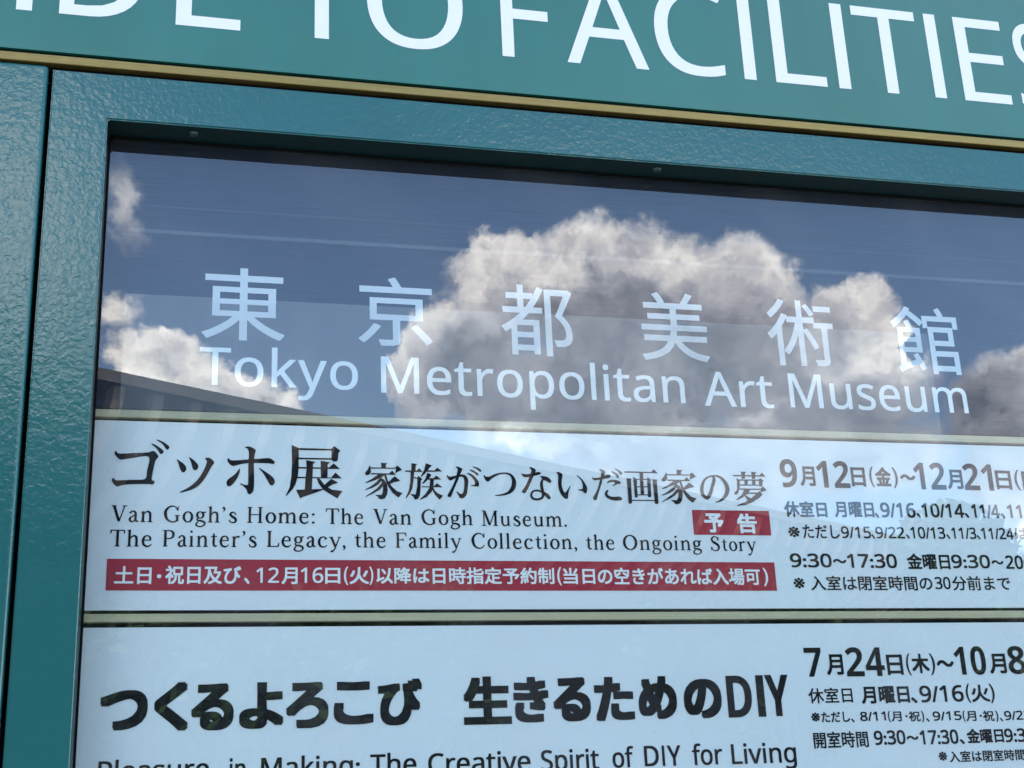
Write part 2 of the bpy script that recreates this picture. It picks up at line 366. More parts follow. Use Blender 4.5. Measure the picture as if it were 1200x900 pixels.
def fit_text(text, xl, xr, yt, yb, y, font='raw', bold=0, boldz=None, cap=False, offset=0.0, spacing=1.0):
    vs, fs = glyphs(text, font, offset, spacing)
    bx = bold*MM; bz = (bold if boldz is None else boldz)*MM
    xm = (xl+xr)/2
    ym = (yt+yb)/2
    X0, X1 = X(xl, ym, y)+bx, X(xr, ym, y)-bx; Z0, Z1 = Z(xm, yb, y)+bz, Z(xm, yt, y)-bz
    x0, x1 = min(v[0] for v in vs), max(v[0] for v in vs); 
    if cap:
        cv, _ = glyphs('H', font, offset); z0, z1 = min(v[1] for v in cv), max(v[1] for v in cv)
    else: z0, z1 = min(v[1] for v in vs), max(v[1] for v in vs)
    a = (X1-X0)/max(x1-x0, 1e-6); b = (Z1-Z0)/max(z1-z0, 1e-6)
    return ([(X0+(v[0]-x0)*a, Z0+(v[1]-z0)*b) for v in vs], fs, shifts(bx, bz))
def catmull(pts, closed, n=4):
    out = []; L = len(pts); rngk = range(L if closed else L-1)
    for i in rngk:
        p = [pts[(i+j) % L] if closed else pts[min(max(i+j, 0), L-1)] for j in (-1, 0, 1, 2)]
        for k in range(n):
            t = k/n
            out.append(tuple(.5*((2*b)+(-a+c)*t+(2*a-5*b+4*c-d)*t*t+(-a+3*b-3*c+d)*t**3) for a, b, c, d in zip(*p)))
    if not closed: out.append(tuple(pts[-1]))
    return out
def poly_shape(pts, org, sc, y, soft):
    if soft: pts = catmull(pts, True, 3)
    w = [at(org[0]+px/sc, org[1]+py/sc, y) for px, py in pts]
    tri = tessellate_polygon([[Vector((p.x, p.z, 0)) for p in w]])
    return ([(p.x, p.z) for p in w], [tuple(t) for t in tri], [(0, 0)])
def stroke_shape(pts, org, sc, y):
    c = catmull(pts, False, 5); L = []; Rr = []
    for i, (px, py, w) in enumerate(c):
        a = c[max(i-1, 0)]; b = c[min(i+1, len(c)-1)]; dx, dy = b[0]-a[0], b[1]-a[1]; l = math.hypot(dx, dy) or 1
        nx, ny = -dy/l*w/2, dx/l*w/2; L.append((px+nx, py+ny)); Rr.append((px-nx, py-ny))
    V = []
    for a, b in zip(L, Rr):
        for q in (a, b):
            p = at(org[0]+q[0]/sc, org[1]+q[1]/sc, y); V.append((p.x, p.z))
    return (V, [(2*i, 2*i+1, 2*i+3, 2*i+2) for i in range(len(c)-1)], [(0, 0)])

# header capitals, cut vinyl, one part each
YH = .0016
zh0 = (Z(879, 91.7, YH)+Z(991, 104, YH)+Z(1103, 115.9, YH))/3
zh1 = (Z(978, 4, YH)+Z(1088, 17.3, YH)+Z(1029, 9.5, YH))/3
def head_letter(ch, pl, pr, over=0.0):
    vs, fs = glyphs(ch, 'sans'); x0, x1 = min(v[0] for v in vs), max(v[0] for v in vs); z0, z1 = min(v[1] for v in vs), max(v[1] for v in vs)
    X0, X1 = (p if isinstance(p, float) else X(p[0], p[1], YH) for p in (pl, pr)); A, B = zh0-over, zh1+over
    bx = .0006
    sh = [(X0+bx+(v[0]-x0)/(x1-x0)*(X1-X0-2*bx), A+(v[1]-z0)/(z1-z0)*(B-A)) for v in vs]
    sheet_obj('letter', [(sh, fs, shifts(bx, 0))], M_white_vinyl, head, YH)
HW = [('I', (19, 5), (37.7, 7)), ('D', (69.3, 10), (170, 0)), ('E', (206, 20), (281.7, 28)), ('T', None, None), ('O', (430, 5), (542, 5)),
      ('F', (588.5, 50), None), ('A', (665, 70), (761, 80)), ('C', (765.7, 20), (854, 80)), ('I', (872.7, 91), (886.7, 91)), ('L', (909, 88), (970, 101)),
      ('I', (984, 103), (998, 104)), ('T', (996, 9), (1071, 24)), ('I', (1096.7, 115), (1110, 115)), ('E', (1131.5, 117), (1186.7, 121)), ('S', (1189, 60), None)]
xt = X(377, 41, YH)
for ch, a, b in HW:
    over = .0018 if ch in 'OCS' else 0
    if ch == 'T' and a is None: a, b = xt-.043, xt+.043
    if ch == 'F': a = X(588.8, 60, YH); b = a+.058
    if ch == 'S': a = X(1195, 100, YH); b = a+.053
    head_letter(ch, a, b, over)
xi = X(19, 5, YH)
head_letter('U', xi-.135, xi-.045, .0); head_letter('G', xi-.260, xi-.160, .0018)

# museum name sheet: one part per kanji and letter
title = thing('museum_name_sheet', 'slate blue sheet with pale kanji and the words Tokyo Metropolitan Art Museum', 'sign sheet', (.5, Y_PANEL, r1[1]))
part_box('backing_sheet', xl_open-.006, XR-.05, Y_PANEL, Y_PANEL+.003, r1[1]+.0022, zt_open+.015, M_slate, title)
YL = Y_PANEL-.0004
for ch, xl, xr, yt, yb in (('東', 237, 334, 314.5, 399), ('京', 420, 506.5, 325.5, 405.5), ('都', 587.5, 671, 334.5, 417), ('美', 750.5, 829, 343.5, 423), ('術', 899.5, 976.7, 351.7, 429), ('館', 1046.5, 1124, 360.5, 438)):
    sheet_obj('kanji', [fit_text(ch, xl, xr, yt, yb, YL, 'raw', .55)], M_grey_vinyl, title, YL)
def spread(word, font, xl, xr, cap_t, base, y, m, parent, bold=0, spacing=1.0):
    """one part per letter of a word set between xl and xr"""
    full, _ = glyphs(word, font, 0, spacing); fx0 = min(v[0] for v in full); fx1 = max(v[0] for v in full)
    ym = (cap_t+base)/2; X0, X1 = X(xl, ym, y), X(xr, ym, y); a = (X1-X0)/(fx1-fx0)
    xm = (xl+xr)/2; cv, _ = glyphs('H', font); cz = max(v[1] for v in cv); b = (Z(xm, cap_t, y)-Z(xm, base, y))/cz
    for i, ch in enumerate(word):
        pre, _ = glyphs(word[:i+1], font, 0, spacing); vs, fs = glyphs(ch, font)
        off = max(v[0] for v in pre)-max(v[0] for v in vs)
        sheet_obj('letter', [([(X0+(v[0]+off-fx0)*a, Z(xm, base, y)+v[1]*b) for v in vs], fs, shifts(bold*MM, bold*MM*.5))], m, parent, y)
YL2 = Y_PANEL-.0007
spread('Tokyo', 'sans', 234, 419, 410.5, 453.5, YL2, M_pale_vinyl, title, .42, 1.04)
spread('Metropolitan', 'sans', 447, 801, 425, 466, YL2, M_pale_vinyl, title, .42, 1.02)
spread('Art', 'sans', 825, 905, 437, 476.5, YL2, M_pale_vinyl, title, .42, 1.02)
spread('Museum', 'sans', 925.5, 1131.7, 442, 480.5, YL2, M_pale_vinyl, title, .42, 1.02)

# first exhibition notice
n1o = thing('exhibition_notice', 'upper white notice with brush-serif Japanese title and a long red reservation band', 'notice', (.5, Y_PANEL, r2[1]), 'white printed notices in the case')
part_box('sheet', xl_open-.006, XR-.05, Y_PANEL, Y_PANEL+.003, r2[1]+.0036, r1[0]-.0030, M_white, n1o)
YP = Y_PANEL-.0004
def gA(lst): return lst
ORG = {'A': ((120, 505), 8), 'B': ((255, 505), 10), 'C8': ((270, 505), 8), 'C': ((420, 530), 10), 'G': ((510, 530), 11.25), 'D': ((540, 530), 10), 'E': ((650, 530), 10), 'F': ((725, 535), 12.857), 'H': ((780, 530), 10)}
BRUSH = [
 ('A', 1, [(127,186),(140,203),(170,212),(300,207),(430,200),(462,188),(490,192),(522,230),(520,250),(498,280),(480,350),(462,455),(485,465),(486,490),(465,503),(430,498),(300,498),(200,505),(150,518),(125,515),(92,475),(92,448),(103,440),(120,457),(150,463),(280,457),(400,450),(418,370),(436,243),(300,250),(190,268),(155,262),(120,225),(115,200)]),
 ('A', 1, [(458,122),(480,122),(530,150),(568,180),(572,200),(555,216),(540,212),(520,180),(490,148)]),
 ('A', 1, [(505,83),(530,85),(580,108),(622,140),(627,160),(612,174),(596,168),(570,130),(535,102)]),
 ('A', 1, [(697,268),(712,272),(760,305),(785,340),(785,365),(765,388),(742,380),(728,350),(712,305)]),
 ('A', 1, [(812,248),(828,252),(870,285),(897,320),(895,350),(872,368),(850,358),(840,325),(828,285)]),
 ('A', 1, [(962,262),(975,250),(1010,255),(1045,285),(1045,305),(1020,340),(970,430),(915,500),(860,540),(790,565),(735,577),(728,570),(790,540),(860,490),(920,420),(965,335),(980,290),(975,275)]),
 ('B', 1, [(317,193),(345,182),(385,185),(440,215),(446,240),(432,290),(425,400),(428,560),(425,660),(412,715),(375,742),(350,725),(340,690),(300,645),(262,622),(268,613),(310,628),(350,632),(358,600),(360,400),(368,280),(360,225),(345,205)]),
 ('B', 1, [(130,320),(150,340),(200,345),(350,335),(480,325),(590,318),(625,325),(665,355),(668,375),(650,387),(600,380),(480,375),(350,378),(260,392),(185,410),(150,395),(120,360),(117,330)]),
 ('B', 1, [(256,440),(262,455),(250,510),(220,570),(165,635),(130,650),(108,630),(105,600),(120,570),(160,540),(210,500)]),
 ('B', 1, [(485,437),(510,445),(580,490),(650,545),(670,590),(660,625),(635,638),(610,625),(580,570),(530,490)]),
 ('C8', 0, [(574,130),(640,160),(640,350),(632,430),(610,500),(580,550),(524,610),(520,602),(555,530),(572,430),(578,300)]),
 ('C8', 0, [(640,160),(948,168),(948,183),(640,178)]), ('C8', 0, [(640,250),(960,256),(960,270),(640,265)]),
 ('C8', 0, [(948,168),(972,140),(1032,185),(1012,210),(1008,265),(1000,285),(965,287),(948,270)]),
 ('C8', 0, [(636,337),(925,343),(968,303),(1028,357),(636,352)]), ('C8', 0, [(630,429),(945,437),(985,390),(1046,445),(630,443)]),
 ('C8', 0, [(710,273),(798,290),(775,310),(770,430),(762,555),(697,555),(705,430),(715,350)]),
 ('C8', 0, [(846,280),(935,293),(912,312),(910,440),(848,440)]),
 ('C8', 0, [(616,552),(862,543),(870,552),(780,585),(680,618),(655,633)]),
 ('C8', 0, [(810,445),(835,445),(885,510),(950,550),(1050,562),(1003,632),(940,595),(870,550),(825,490)]),
 ('C8', 0, [(870,515),(945,450),(1008,482),(1000,490),(960,500),(905,535)]),
 ('C', 0, [(612,228),(655,228),(645,340),(630,430),(600,490),(558,545),(553,538),(590,450),(608,350)]),
 ('C', 0, [(620,128),(692,138),(672,155),(670,215),(620,215),(622,170)]), ('C', 0, [(548,212),(680,215),(715,185),(755,232),(548,228)]),
 ('C', 0, [(650,290),(690,297),(705,275),(750,315),(732,330),(730,400),(722,500),(700,545),(660,555),(645,520),(610,495),(615,488),(670,495),(690,400),(690,310),(650,303)]),
 ('C', 0, [(790,128),(862,155),(835,180),(780,250),(735,290),(730,282),(770,210)]), ('C', 0, [(805,210),(890,214),(925,178),(980,225),(805,228)]),
 ('C', 0, [(808,240),(858,262),(840,290),(790,345),(755,372),(750,362),(785,310)]), ('C', 0, [(810,305),(880,303),(915,272),(970,320),(800,320)]),
 ('C', 0, [(742,398),(880,402),(920,362),(985,410),(742,410)]),
 ('C', 0, [(840,310),(885,310),(880,400),(860,460),(800,525),(725,557),(720,550),(785,490),(830,420),(838,360)]),
 ('C', 0, [(875,405),(890,440),(930,480),(992,508),(952,557),(900,500),(868,440)]),
 ('G', 1, [(270,193),(300,188),(352,215),(355,235),(325,300),(300,370),(260,460),(215,570),(195,592),(168,582),(165,560),(200,500),(240,420),(275,330),(290,260),(295,220)]),
 ('G', 1, [(160,298),(175,315),(215,320),(300,300),(365,292),(410,315),(435,370),(430,450),(420,540),(390,590),(350,607),(325,598),(305,560),(280,525),(285,515),(325,545),(360,545),(378,500),(385,420),(378,345),(350,320),(290,330),(220,365),(190,370),(160,335),(152,308)]),
 ('G', 1, [(415,280),(435,272),(490,295),(545,345),(577,405),(572,450),(545,450),(475,445),(475,435),(520,425),(520,385),(480,325),(440,290)]),
 ('G', 1, [(455,235),(475,228),(530,255),(570,285),(565,303),(548,303),(520,275)]), ('G', 1, [(495,195),(515,190),(570,205),(605,235),(603,255),(585,255),(555,225)]),
 ('D', 1, [(272,262),(290,282),(330,285),(400,255),(480,237),(560,242),(620,280),(650,350),(640,420),(600,470),(530,500),(450,510),(405,508),(408,500),(480,490),(550,460),(590,400),(598,330),(580,280),(530,255),(460,260),(400,285),(350,320),(318,345),(290,325),(270,285)]),
 ('D', 1, [(805,178),(830,175),(878,205),(870,240),(835,320),(800,400),(765,465),(745,480),(720,468),(722,445),(760,390),(800,300),(825,230),(822,200)]),
 ('D', 1, [(715,245),(735,255),(800,255),(870,238),(915,230),(935,242),(930,258),(860,275),(790,290),(745,290),(720,270)]),
 ('D', 1, [(930,282),(960,278),(1020,292),(1060,330),(1055,355),(1035,357),(1005,338),(975,325)]),
 ('D', 1, [(955,455),(1020,485),(1052,525),(1048,547),(1025,548),(985,510),(950,490)]),
 ('E', 1, [(20,235),(45,230),(85,250),(92,270),(82,340),(85,400),(105,455),(125,470),(150,440),(178,395),(184,400),(168,450),(160,500),(155,538),(130,545),(90,515),(55,450),(40,370),(42,290),(35,255)]),
 ('E', 1, [(255,272),(275,275),(330,325),(375,400),(382,440),(370,478),(350,478),(325,455),(280,445),(280,435),(320,430),(330,400),(315,340),(285,300)]),
 ('E', 1, [(522,203),(545,198),(590,222),(592,245),(570,290),(545,380),(510,490),(495,550),(478,565),(455,550),(452,530),(485,470),(515,390),(540,290),(545,240),(540,220)]),
 ('E', 1, [(435,290),(455,300),(520,297),(590,270),(635,262),(655,275),(650,295),(590,310),(520,322),(465,328),(440,305)]),
 ('E', 1, [(665,228),(680,222),(730,250),(755,280),(745,300),(730,295),(705,260)]), ('E', 1, [(703,193),(725,195),(775,225),(792,245),(780,262),(765,258),(740,222)]),
 ('E', 1, [(613,352),(640,330),(690,322),(750,335),(773,352),(765,370),(735,372),(690,395),(678,390),(710,365),(690,345),(650,350),(618,362)]),
 ('E', 1, [(622,440),(630,450),(618,485),(640,510),(690,522),(760,518),(790,540),(785,560),(740,567),(670,560),(610,530),(588,490),(595,460)]),
 ('F', 0, [(88,222),(495,232),(525,190),(590,250),(88,242)]), ('F', 0, [(313,240),(368,240),(370,350),(385,580),(335,580),(320,350)]),
 ('F', 0, [(217,305),(275,335),(275,450),(288,605),(270,620),(245,615),(235,500)]), ('F', 0, [(265,335),(440,338),(440,352),(265,350)]), ('F', 0, [(275,448),(450,448),(450,463),(275,463)]),
 ('F', 0, [(280,570),(455,570),(455,585),(280,584)]), ('F', 0, [(430,308),(490,345),(480,380),(492,600),(475,615),(445,610),(430,400)]),
 ('F', 0, [(118,322),(195,335),(185,360),(203,690),(190,710),(150,708),(135,500)]), ('F', 0, [(195,650),(560,655),(560,670),(195,665)]),
 ('F', 0, [(508,338),(585,350),(575,375),(602,700),(585,717),(548,712),(530,550)]),
 ('H', 0, [(788,265),(1100,270),(1130,238),(1170,285),(788,280)]), ('H', 0, [(883,225),(947,230),(930,245),(930,310),(892,308)]), ('H', 0, [(1003,228),(1067,235),(1050,250),(1048,312),(1012,310)]),
 ('H', 0, [(828,303),(868,325),(868,410),(855,470),(830,498),(808,490),(810,470),(840,440),(838,340)]), ('H', 0, [(1090,318),(1110,303),(1150,335),(1135,345),(1135,400),(1100,400)]),
 ('H', 0, [(865,318),(1110,320),(1110,333),(865,331)]), ('H', 0, [(868,376),(1100,380),(1100,391),(868,389)]), ('H', 0, [(925,325),(962,325),(962,385),(925,385)]), ('H', 0, [(1015,325),(1052,325),(1052,385),(1015,385)]),
 ('H', 0, [(850,424),(1115,427),(1145,400),(1185,445),(1110,470),(1120,440),(850,438)]), ('H', 0, [(930,425),(990,445),(960,490),(900,530),(835,562),(830,555),(890,500)]),
 ('H', 0, [(950,470),(1080,472),(1100,455),(1138,495),(1090,540),(1020,585),(940,615),(840,630),(838,620),(920,590),(1000,545),(1060,488),(950,486)]), ('H', 0, [(925,510),(950,510),(1010,545),(990,575),(960,560)]),
]
KA = [[(262,122),(342,128),(322,145),(322,185),(268,185),(268,140)], [(132,150),(142,175),(148,230),(130,260),(100,270),(78,258),(78,240),(110,200)], [(140,177),(430,181),(430,193),(140,190)],
 [(428,180),(460,155),(512,205),(430,245),(442,195)], [(150,243),(360,248),(395,215),(438,264),(150,259)], [(235,258),(310,262),(280,290),(200,325),(85,363),(82,355),(160,310)],
 [(245,310),(275,330),(230,380),(170,415),(82,443),(80,436),(150,395),(210,350)], [(280,350),(300,375),(250,440),(180,480),(85,523),(83,516),(160,465),(220,420)],
 [(255,295),(300,320),(335,370),(343,440),(335,500),(310,540),(270,552),(243,545),(230,520),(200,505),(205,497),(270,500),(285,470),(290,420),(275,350),(245,310)],
 [(300,262),(325,262),(345,330),(390,400),(450,455),(518,478),(470,532),(400,475),(350,400),(315,320)], [(345,355),(425,280),(488,330),(478,338),(420,350),(370,372)]]
SIZES = [3, 3, 4, 11, 11, 5, 1, 4, 2, 6, 10, 13]      # outlines per character of the title
chars = []; k0 = 0
for q in SIZES:
    chars.append([poly_shape(pts, *ORG[key], YP, soft) for key, soft, pts in BRUSH[k0:k0+q]]); k0 += q
assert k0 == len(BRUSH)
chars[7].append(stroke_shape([(965,470,20),(900,448,20),(845,460,22),(825,500,24),(845,540,26),(900,552,26),(950,535,28),(965,495,30),(955,440,36),(945,380,34),(952,335,26),(975,300,16)], (540, 530), 10, YP))
chars.append([poly_shape(pts, (420, 530), 10, YP, 0) for pts in KA])
chars.append([poly_shape([((x-78)*.925+955, (y-122)*.944+205) for x, y in pts], (680, 530), 10, YP, 0) for pts in KA])
chars.append([stroke_shape([(550,285,14),(568,310,34),(560,360,38),(545,410,36),(525,480,40),(495,530,42),(465,525,36),(435,490,38),(425,430,38),(438,360,32),(470,310,24),(520,283,18),(590,277,20),(650,300,28),(700,360,40),(725,430,48),(708,500,44),(665,550,30),(620,577,16),(588,586,6)], (780, 530), 10, YP)])
for c in chars: sheet_obj('title_character', c, M_ink, n1o, YP)
def line(parent, segs, m=None, y=YP, name='lettering'):
    for s in segs: sheet_obj(name, [fit_text(s[0], *s[1:5], y, **(s[5] if len(s) > 5 else {}))], m or M_ink, parent, y)
SERIF = {}
def _font():
    def st(x, a, b, w=11): return ('s', [(x, a, w), (x, b, w)])
    def sf(x, y, h=13): return ('s', [(x-h, y, 4.5), (x+h, y, 4.5)])
    def fl(x, y): return ('p', [(x-13, y-6), (x-12, y-3), (x+5.5, y+3), (x+5.5, y-9), (x-3, y-9)])
    def el(cx, cy, rx, ry, ws, wt, n=20):
        return ('s', [(cx+math.cos(t)*rx, cy+math.sin(t)*ry, wt+(ws-wt)*abs(math.cos(t))**1.3) for t in [2*math.pi*i/n for i in range(n+1)]])
    def dot(x, y, r=7.5): return ('p', [(x+math.cos(t)*r, y+math.sin(t)*r) for t in [2*math.pi*i/12 for i in range(12)]])
    def arch(x, x2): return [('s', [(x+3, 46, 4), (x+13, 60, 6), (x+25, 65, 9), (x2-3, 58, 11), (x2, 42, 11)]), st(x2, 0, 46), sf(x2, 2)]
    F = SERIF
    def L(pts): return ('s', pts)
    F['V'] = (76, [L([(9, 99, 13), (38, 2, 12)]), L([(66, 98, 5), (38, 2, 5)]), sf(9, 98), sf(66, 98, 12)])
    F['a'] = (57, [L([(10, 52, 11), (18, 64, 6), (30, 66, 8), (39, 56, 11), (40, 40, 11), (40, 14, 11), (46, 4, 8), (56, 7, 4)]), L([(40, 42, 5), (22, 34, 6), (10, 20, 11), (14, 5, 10), (26, 1, 7), (40, 13, 5)])])
    F['n'] = (68, [st(14, 0, 64), sf(14, 2), fl(14, 65)] + arch(14, 52))
    F['h'] = (68, [st(14, 0, 100), sf(14, 2), fl(14, 101)] + arch(14, 52))
    F['m'] = (106, [st(14, 0, 64), sf(14, 2), fl(14, 65)] + arch(14, 52) + arch(52, 90))
    F['r'] = (50, [st(14, 0, 64), sf(14, 2), fl(14, 65), L([(17, 44, 4), (25, 59, 6), (35, 65, 9), (44, 59, 13)])])
    F['i'] = (32, [st(14, 0, 64), sf(14, 2), fl(14, 65), dot(13, 92)])
    F['l'] = (32, [st(14, 0, 102), sf(14, 2), fl(14, 102)])
    F['u'] = (70, [fl(14, 65), fl(52, 65), L([(14, 62, 11), (14, 22, 11), (21, 6, 10), (34, 2, 7), (49, 14, 5)]), st(52, 2, 64), ('p', [(47, 0), (64, 0), (64, 4), (56, 5), (47, 12)])])
    F['o'] = (62, [el(31, 33, 22.5, 32, 12, 5.5)])
    F['e'] = (60, [L([(49, 39, 7), (47, 54, 9), (40, 63, 7), (30, 66, 6), (17, 59, 9), (9, 36, 12), (15, 10, 11), (32, 1, 9), (45, 5, 6), (54, 14, 4)]), L([(12, 39, 5), (52, 39, 5)])])
    F['c'] = (58, [L([(48, 50, 14), (43, 62, 7), (31, 66, 5), (16, 58, 9), (9, 34, 12), (15, 9, 11), (32, 1, 8), (46, 5, 5), (53, 14, 4)])])
    F['g'] = (60, [el(27, 46, 17, 20, 11, 5), L([(40, 58, 5), (47, 64, 6), (57, 62, 8)]), L([(17, 29, 5), (10, 20, 6), (15, 12, 8), (36, 8, 11), (51, -1, 11), (50, -17, 7), (30, -27, 6), (10, -22, 8), (6, -10, 8), (17, 5, 5)])])
    F['s'] = (52, [L([(42, 50, 6), (37, 62, 5), (26, 66, 7), (14, 59, 10), (13, 47, 11), (25, 37, 13), (38, 27, 13), (43, 14, 11), (37, 3, 8), (24, 1, 6), (12, 5, 5), (7, 18, 6)])])
    F['t'] = (42, [L([(21, 84, 4), (20, 68, 9), (20, 40, 11), (20, 16, 11), (27, 4, 9), (40, 7, 4)]), L([(4, 63, 5), (38, 63, 5)])])
    F['y'] = (64, [L([(11, 64, 12), (34, 4, 11)]), L([(57, 64, 5), (36, 4, 6), (26, -18, 6), (16, -27, 9), (8, -23, 10)]), sf(10, 64, 11), sf(57, 64, 10)])
    F['G'] = (92, [L([(75, 72, 6), (68, 90, 5), (48, 100, 6), (26, 92, 9), (11, 70, 13), (10, 45, 14), (20, 16, 11), (44, 1, 7), (62, 3, 7), (74, 12, 7)]), st(74, 4, 40), sf(74, 41, 14), L([(77, 72, 4), (77, 100, 4)])])
    F['C'] = (86, [L([(75, 72, 6), (68, 90, 5), (48, 100, 6), (26, 92, 9), (11, 70, 13), (10, 45, 14), (20, 16, 11), (44, 1, 7), (64, 6, 6), (78, 24, 4)]), L([(77, 72, 4), (77, 100, 4)])])
    F['O'] = (96, [el(47, 50, 37, 48.5, 14, 5.5, 26)])
    F['H'] = (94, [st(18, 0, 100), st(75, 0, 100), sf(18, 2), sf(75, 2), sf(18, 98), sf(75, 98), L([(18, 52, 5), (75, 52, 5)])])
    F['T'] = (80, [st(40, 0, 98, 12), sf(40, 2), L([(4, 97, 5), (76, 97, 5)]), L([(6, 97, 7), (3, 76, 3)]), L([(74, 97, 7), (77, 76, 3)])])
    F['M'] = (108, [st(17, 0, 98, 5.5), L([(20, 98, 13), (52, 4, 12)]), L([(52, 4, 5), (86, 98, 5)]), st(89, 0, 98, 12), sf(17, 2), sf(89, 2, 14), sf(14, 98, 11), sf(92, 98, 11)])
    F['P'] = (74, [st(18, 0, 98, 12), sf(18, 2), sf(12, 98, 8), L([(18, 97, 5), (42, 97, 6), (58, 88, 11), (62, 73, 12), (57, 57, 10), (42, 49, 6), (18, 49, 5)])])
    F['L'] = (74, [st(18, 0, 98, 12), sf(18, 98), L([(6, 2, 5), (66, 2, 5)]), L([(66, 2, 8), (71, 26, 3)])])
    F['F'] = (72, [st(18, 0, 98, 12), sf(18, 2), L([(6, 97, 5), (66, 97, 5)]), L([(65, 97, 8), (69, 74, 3)]), L([(18, 52, 5), (50, 52, 5)]), L([(50, 42, 4), (50, 62, 4)])])
    F['S'] = (72, [L([(58, 72, 6), (53, 91, 5), (38, 100, 6), (21, 93, 10), (14, 79, 12), (22, 64, 14), (40, 52, 15), (56, 39, 14), (61, 22, 12), (52, 6, 8), (34, 0, 6), (18, 7, 5), (10, 26, 6)]), L([(60, 72, 4), (60, 98, 4)]), L([(8, 28, 4), (8, 2, 4)])])
    F['’'] = (26, [dot(10, 92, 8), L([(15, 90, 7), (14, 80, 6), (6, 70, 3)])])
    F[','] = (26, [dot(10, 6, 8), L([(15, 4, 7), (14, -7, 6), (6, -17, 3)])])
    F['.'] = (26, [dot(11, 6, 8)])
    F[':'] = (28, [dot(12, 6, 8), dot(12, 58, 8)])
_font()
def serif_word(word, xl, xr, yt, yb, track=9):
    pen = 0; V, T = [], []
    for ch in word:
        adv, shp = SERIF[ch]
        for kind, pts in shp:
            n = len(V)
            if kind == 'p':
                V += [(pen+x, z) for x, z in pts]
                T += [tuple(n+i for i in t) for t in tessellate_polygon([[Vector((x, z, 0)) for x, z in pts]])]
            else:
                c = catmull(pts, False, 4) if len(pts) > 2 else pts
                for i, (x, z, w) in enumerate(c):
                    a = c[max(i-1, 0)]; b = c[min(i+1, len(c)-1)]; dx, dy = b[0]-a[0], b[1]-a[1]; l = math.hypot(dx, dy) or 1
                    w = w*1.12+.8; V += [(pen+x-dy/l*w/2, z+dx/l*w/2), (pen+x+dy/l*w/2, z-dx/l*w/2)]
                T += [(n+2*i, n+2*i+1, n+2*i+3, n+2*i+2) for i in range(len(c)-1)]
        pen += adv + track
    x0, x1 = min(v[0] for v in V), max(v[0] for v in V); ym = (yt+yb)/2; xm = (xl+xr)/2
    X0, X1, Z0, Z1 = X(xl, ym, YP), X(xr, ym, YP), Z(xm, yb, YP), Z(xm, yt, YP)
    a = (X1-X0)/(x1-x0); b = (Z1-Z0)/100
    return ([(X0+(x-x0)*a, Z0+z*b) for x, z in V], T, [(0, 0)])
def serif_line(parent, words):
    for w in words: sheet_obj('lettering', [serif_word(*w)], M_ink, parent, YP)
serif_line(n1o, [('Van', 130.5, 179, 592.5, 611.5), ('Gogh’s', 192, 278, 593.5, 612), ('Home:', 290, 368.8, 594.7, 613), ('The', 381.8, 425.8, 596, 614), ('Van', 437.5, 482, 596.8, 614.5), ('Gogh', 493.8, 553.8, 597.6, 615), ('Museum.', 564.5, 664, 599, 616.5)])
serif_line(n1o, [('The', 129, 178, 621, 640.3), ('Painter’s', 190.8, 301, 621.7, 640.7), ('Legacy,', 313, 405, 622.7, 641), ('the', 415.8, 452, 623.5, 641.5), ('Family', 463.8, 540.8, 624.5, 642), ('Collection,', 552.5, 676, 625.5, 643), ('the', 686.8, 720, 626.7, 644), ('Ongoing', 730, 822, 627.5, 644.5), ('Story', 833, 886, 629, 645.5)])
# red band and red box
band = part_box('red_band', X(124.7, 672, YP), X(909, 676, YP), YP, YP+.0002, (Z(123.8, 692, YP)+Z(911, 692.2, YP))/2, (Z(125.5, 654.5, YP)+Z(907, 659.3, YP))/2, M_red, n1o)
yb_ = YP-.0003
W = dict(bold=.45)
WD = dict(font='sans', bold=.25)
line(band, [('土日', 134, 177.5, 663.5, 684.5, W), ('祝日及び', 193.8, 282.5, 663, 684.5, W), ('、', 286, 292.5, 677, 684.5, W), ('・', 184, 189, 673, 677.5, dict(bold=.5)), ('12', 300.5, 327, 665, 683, WD), ('月', 330, 348.8, 665, 684.5, W), ('16', 352.5, 378.8, 665, 683.2, WD), ('日', 381, 398.8, 665.5, 684, W),
 ('(', 403, 408, 664, 685.5, dict(bold=.3)), ('火', 409.5, 432.5, 664.5, 684.5, W), (')', 433, 437.5, 664, 685.5, dict(bold=.3)), ('以降は', 441, 503, 665, 684, W), ('日時指定予約制', 507, 649.5, 665, 684.5, W), ('(', 653, 658, 664.5, 686, dict(bold=.3)),
 ('当日', 660, 697.3, 665.5, 684.5, W), ('の空きがあれば入場可', 700.5, 890.7, 665.5, 685.5, W), (')', 894.5, 900, 665.5, 687, dict(bold=.3))], M_white_vinyl, yb_, 'band_lettering')
tagb = part_box('red_box', X(812, 611, YP), X(902.4, 613, YP), YP, YP+.0002, (Z(813.3, 626.2, YP)+Z(903.8, 627.8, YP))/2, (Z(810.7, 597, YP)+Z(901, 599.3, YP))/2, M_red, n1o)
line(tagb, [('予', 825.6, 847.8, 601.5, 624, dict(bold=.9)), ('告', 864, 887, 602, 625, dict(bold=.9))], M_white_vinyl, yb_, 'box_lettering')
K = dict(bold=.75); DB = dict(font='sansb'); KS = dict(bold=.55); DS = dict(font='sans', bold=.5); K0 = dict(bold=.28); D0 = dict(font='sans', bold=.3); SL = dict(bold=.2)
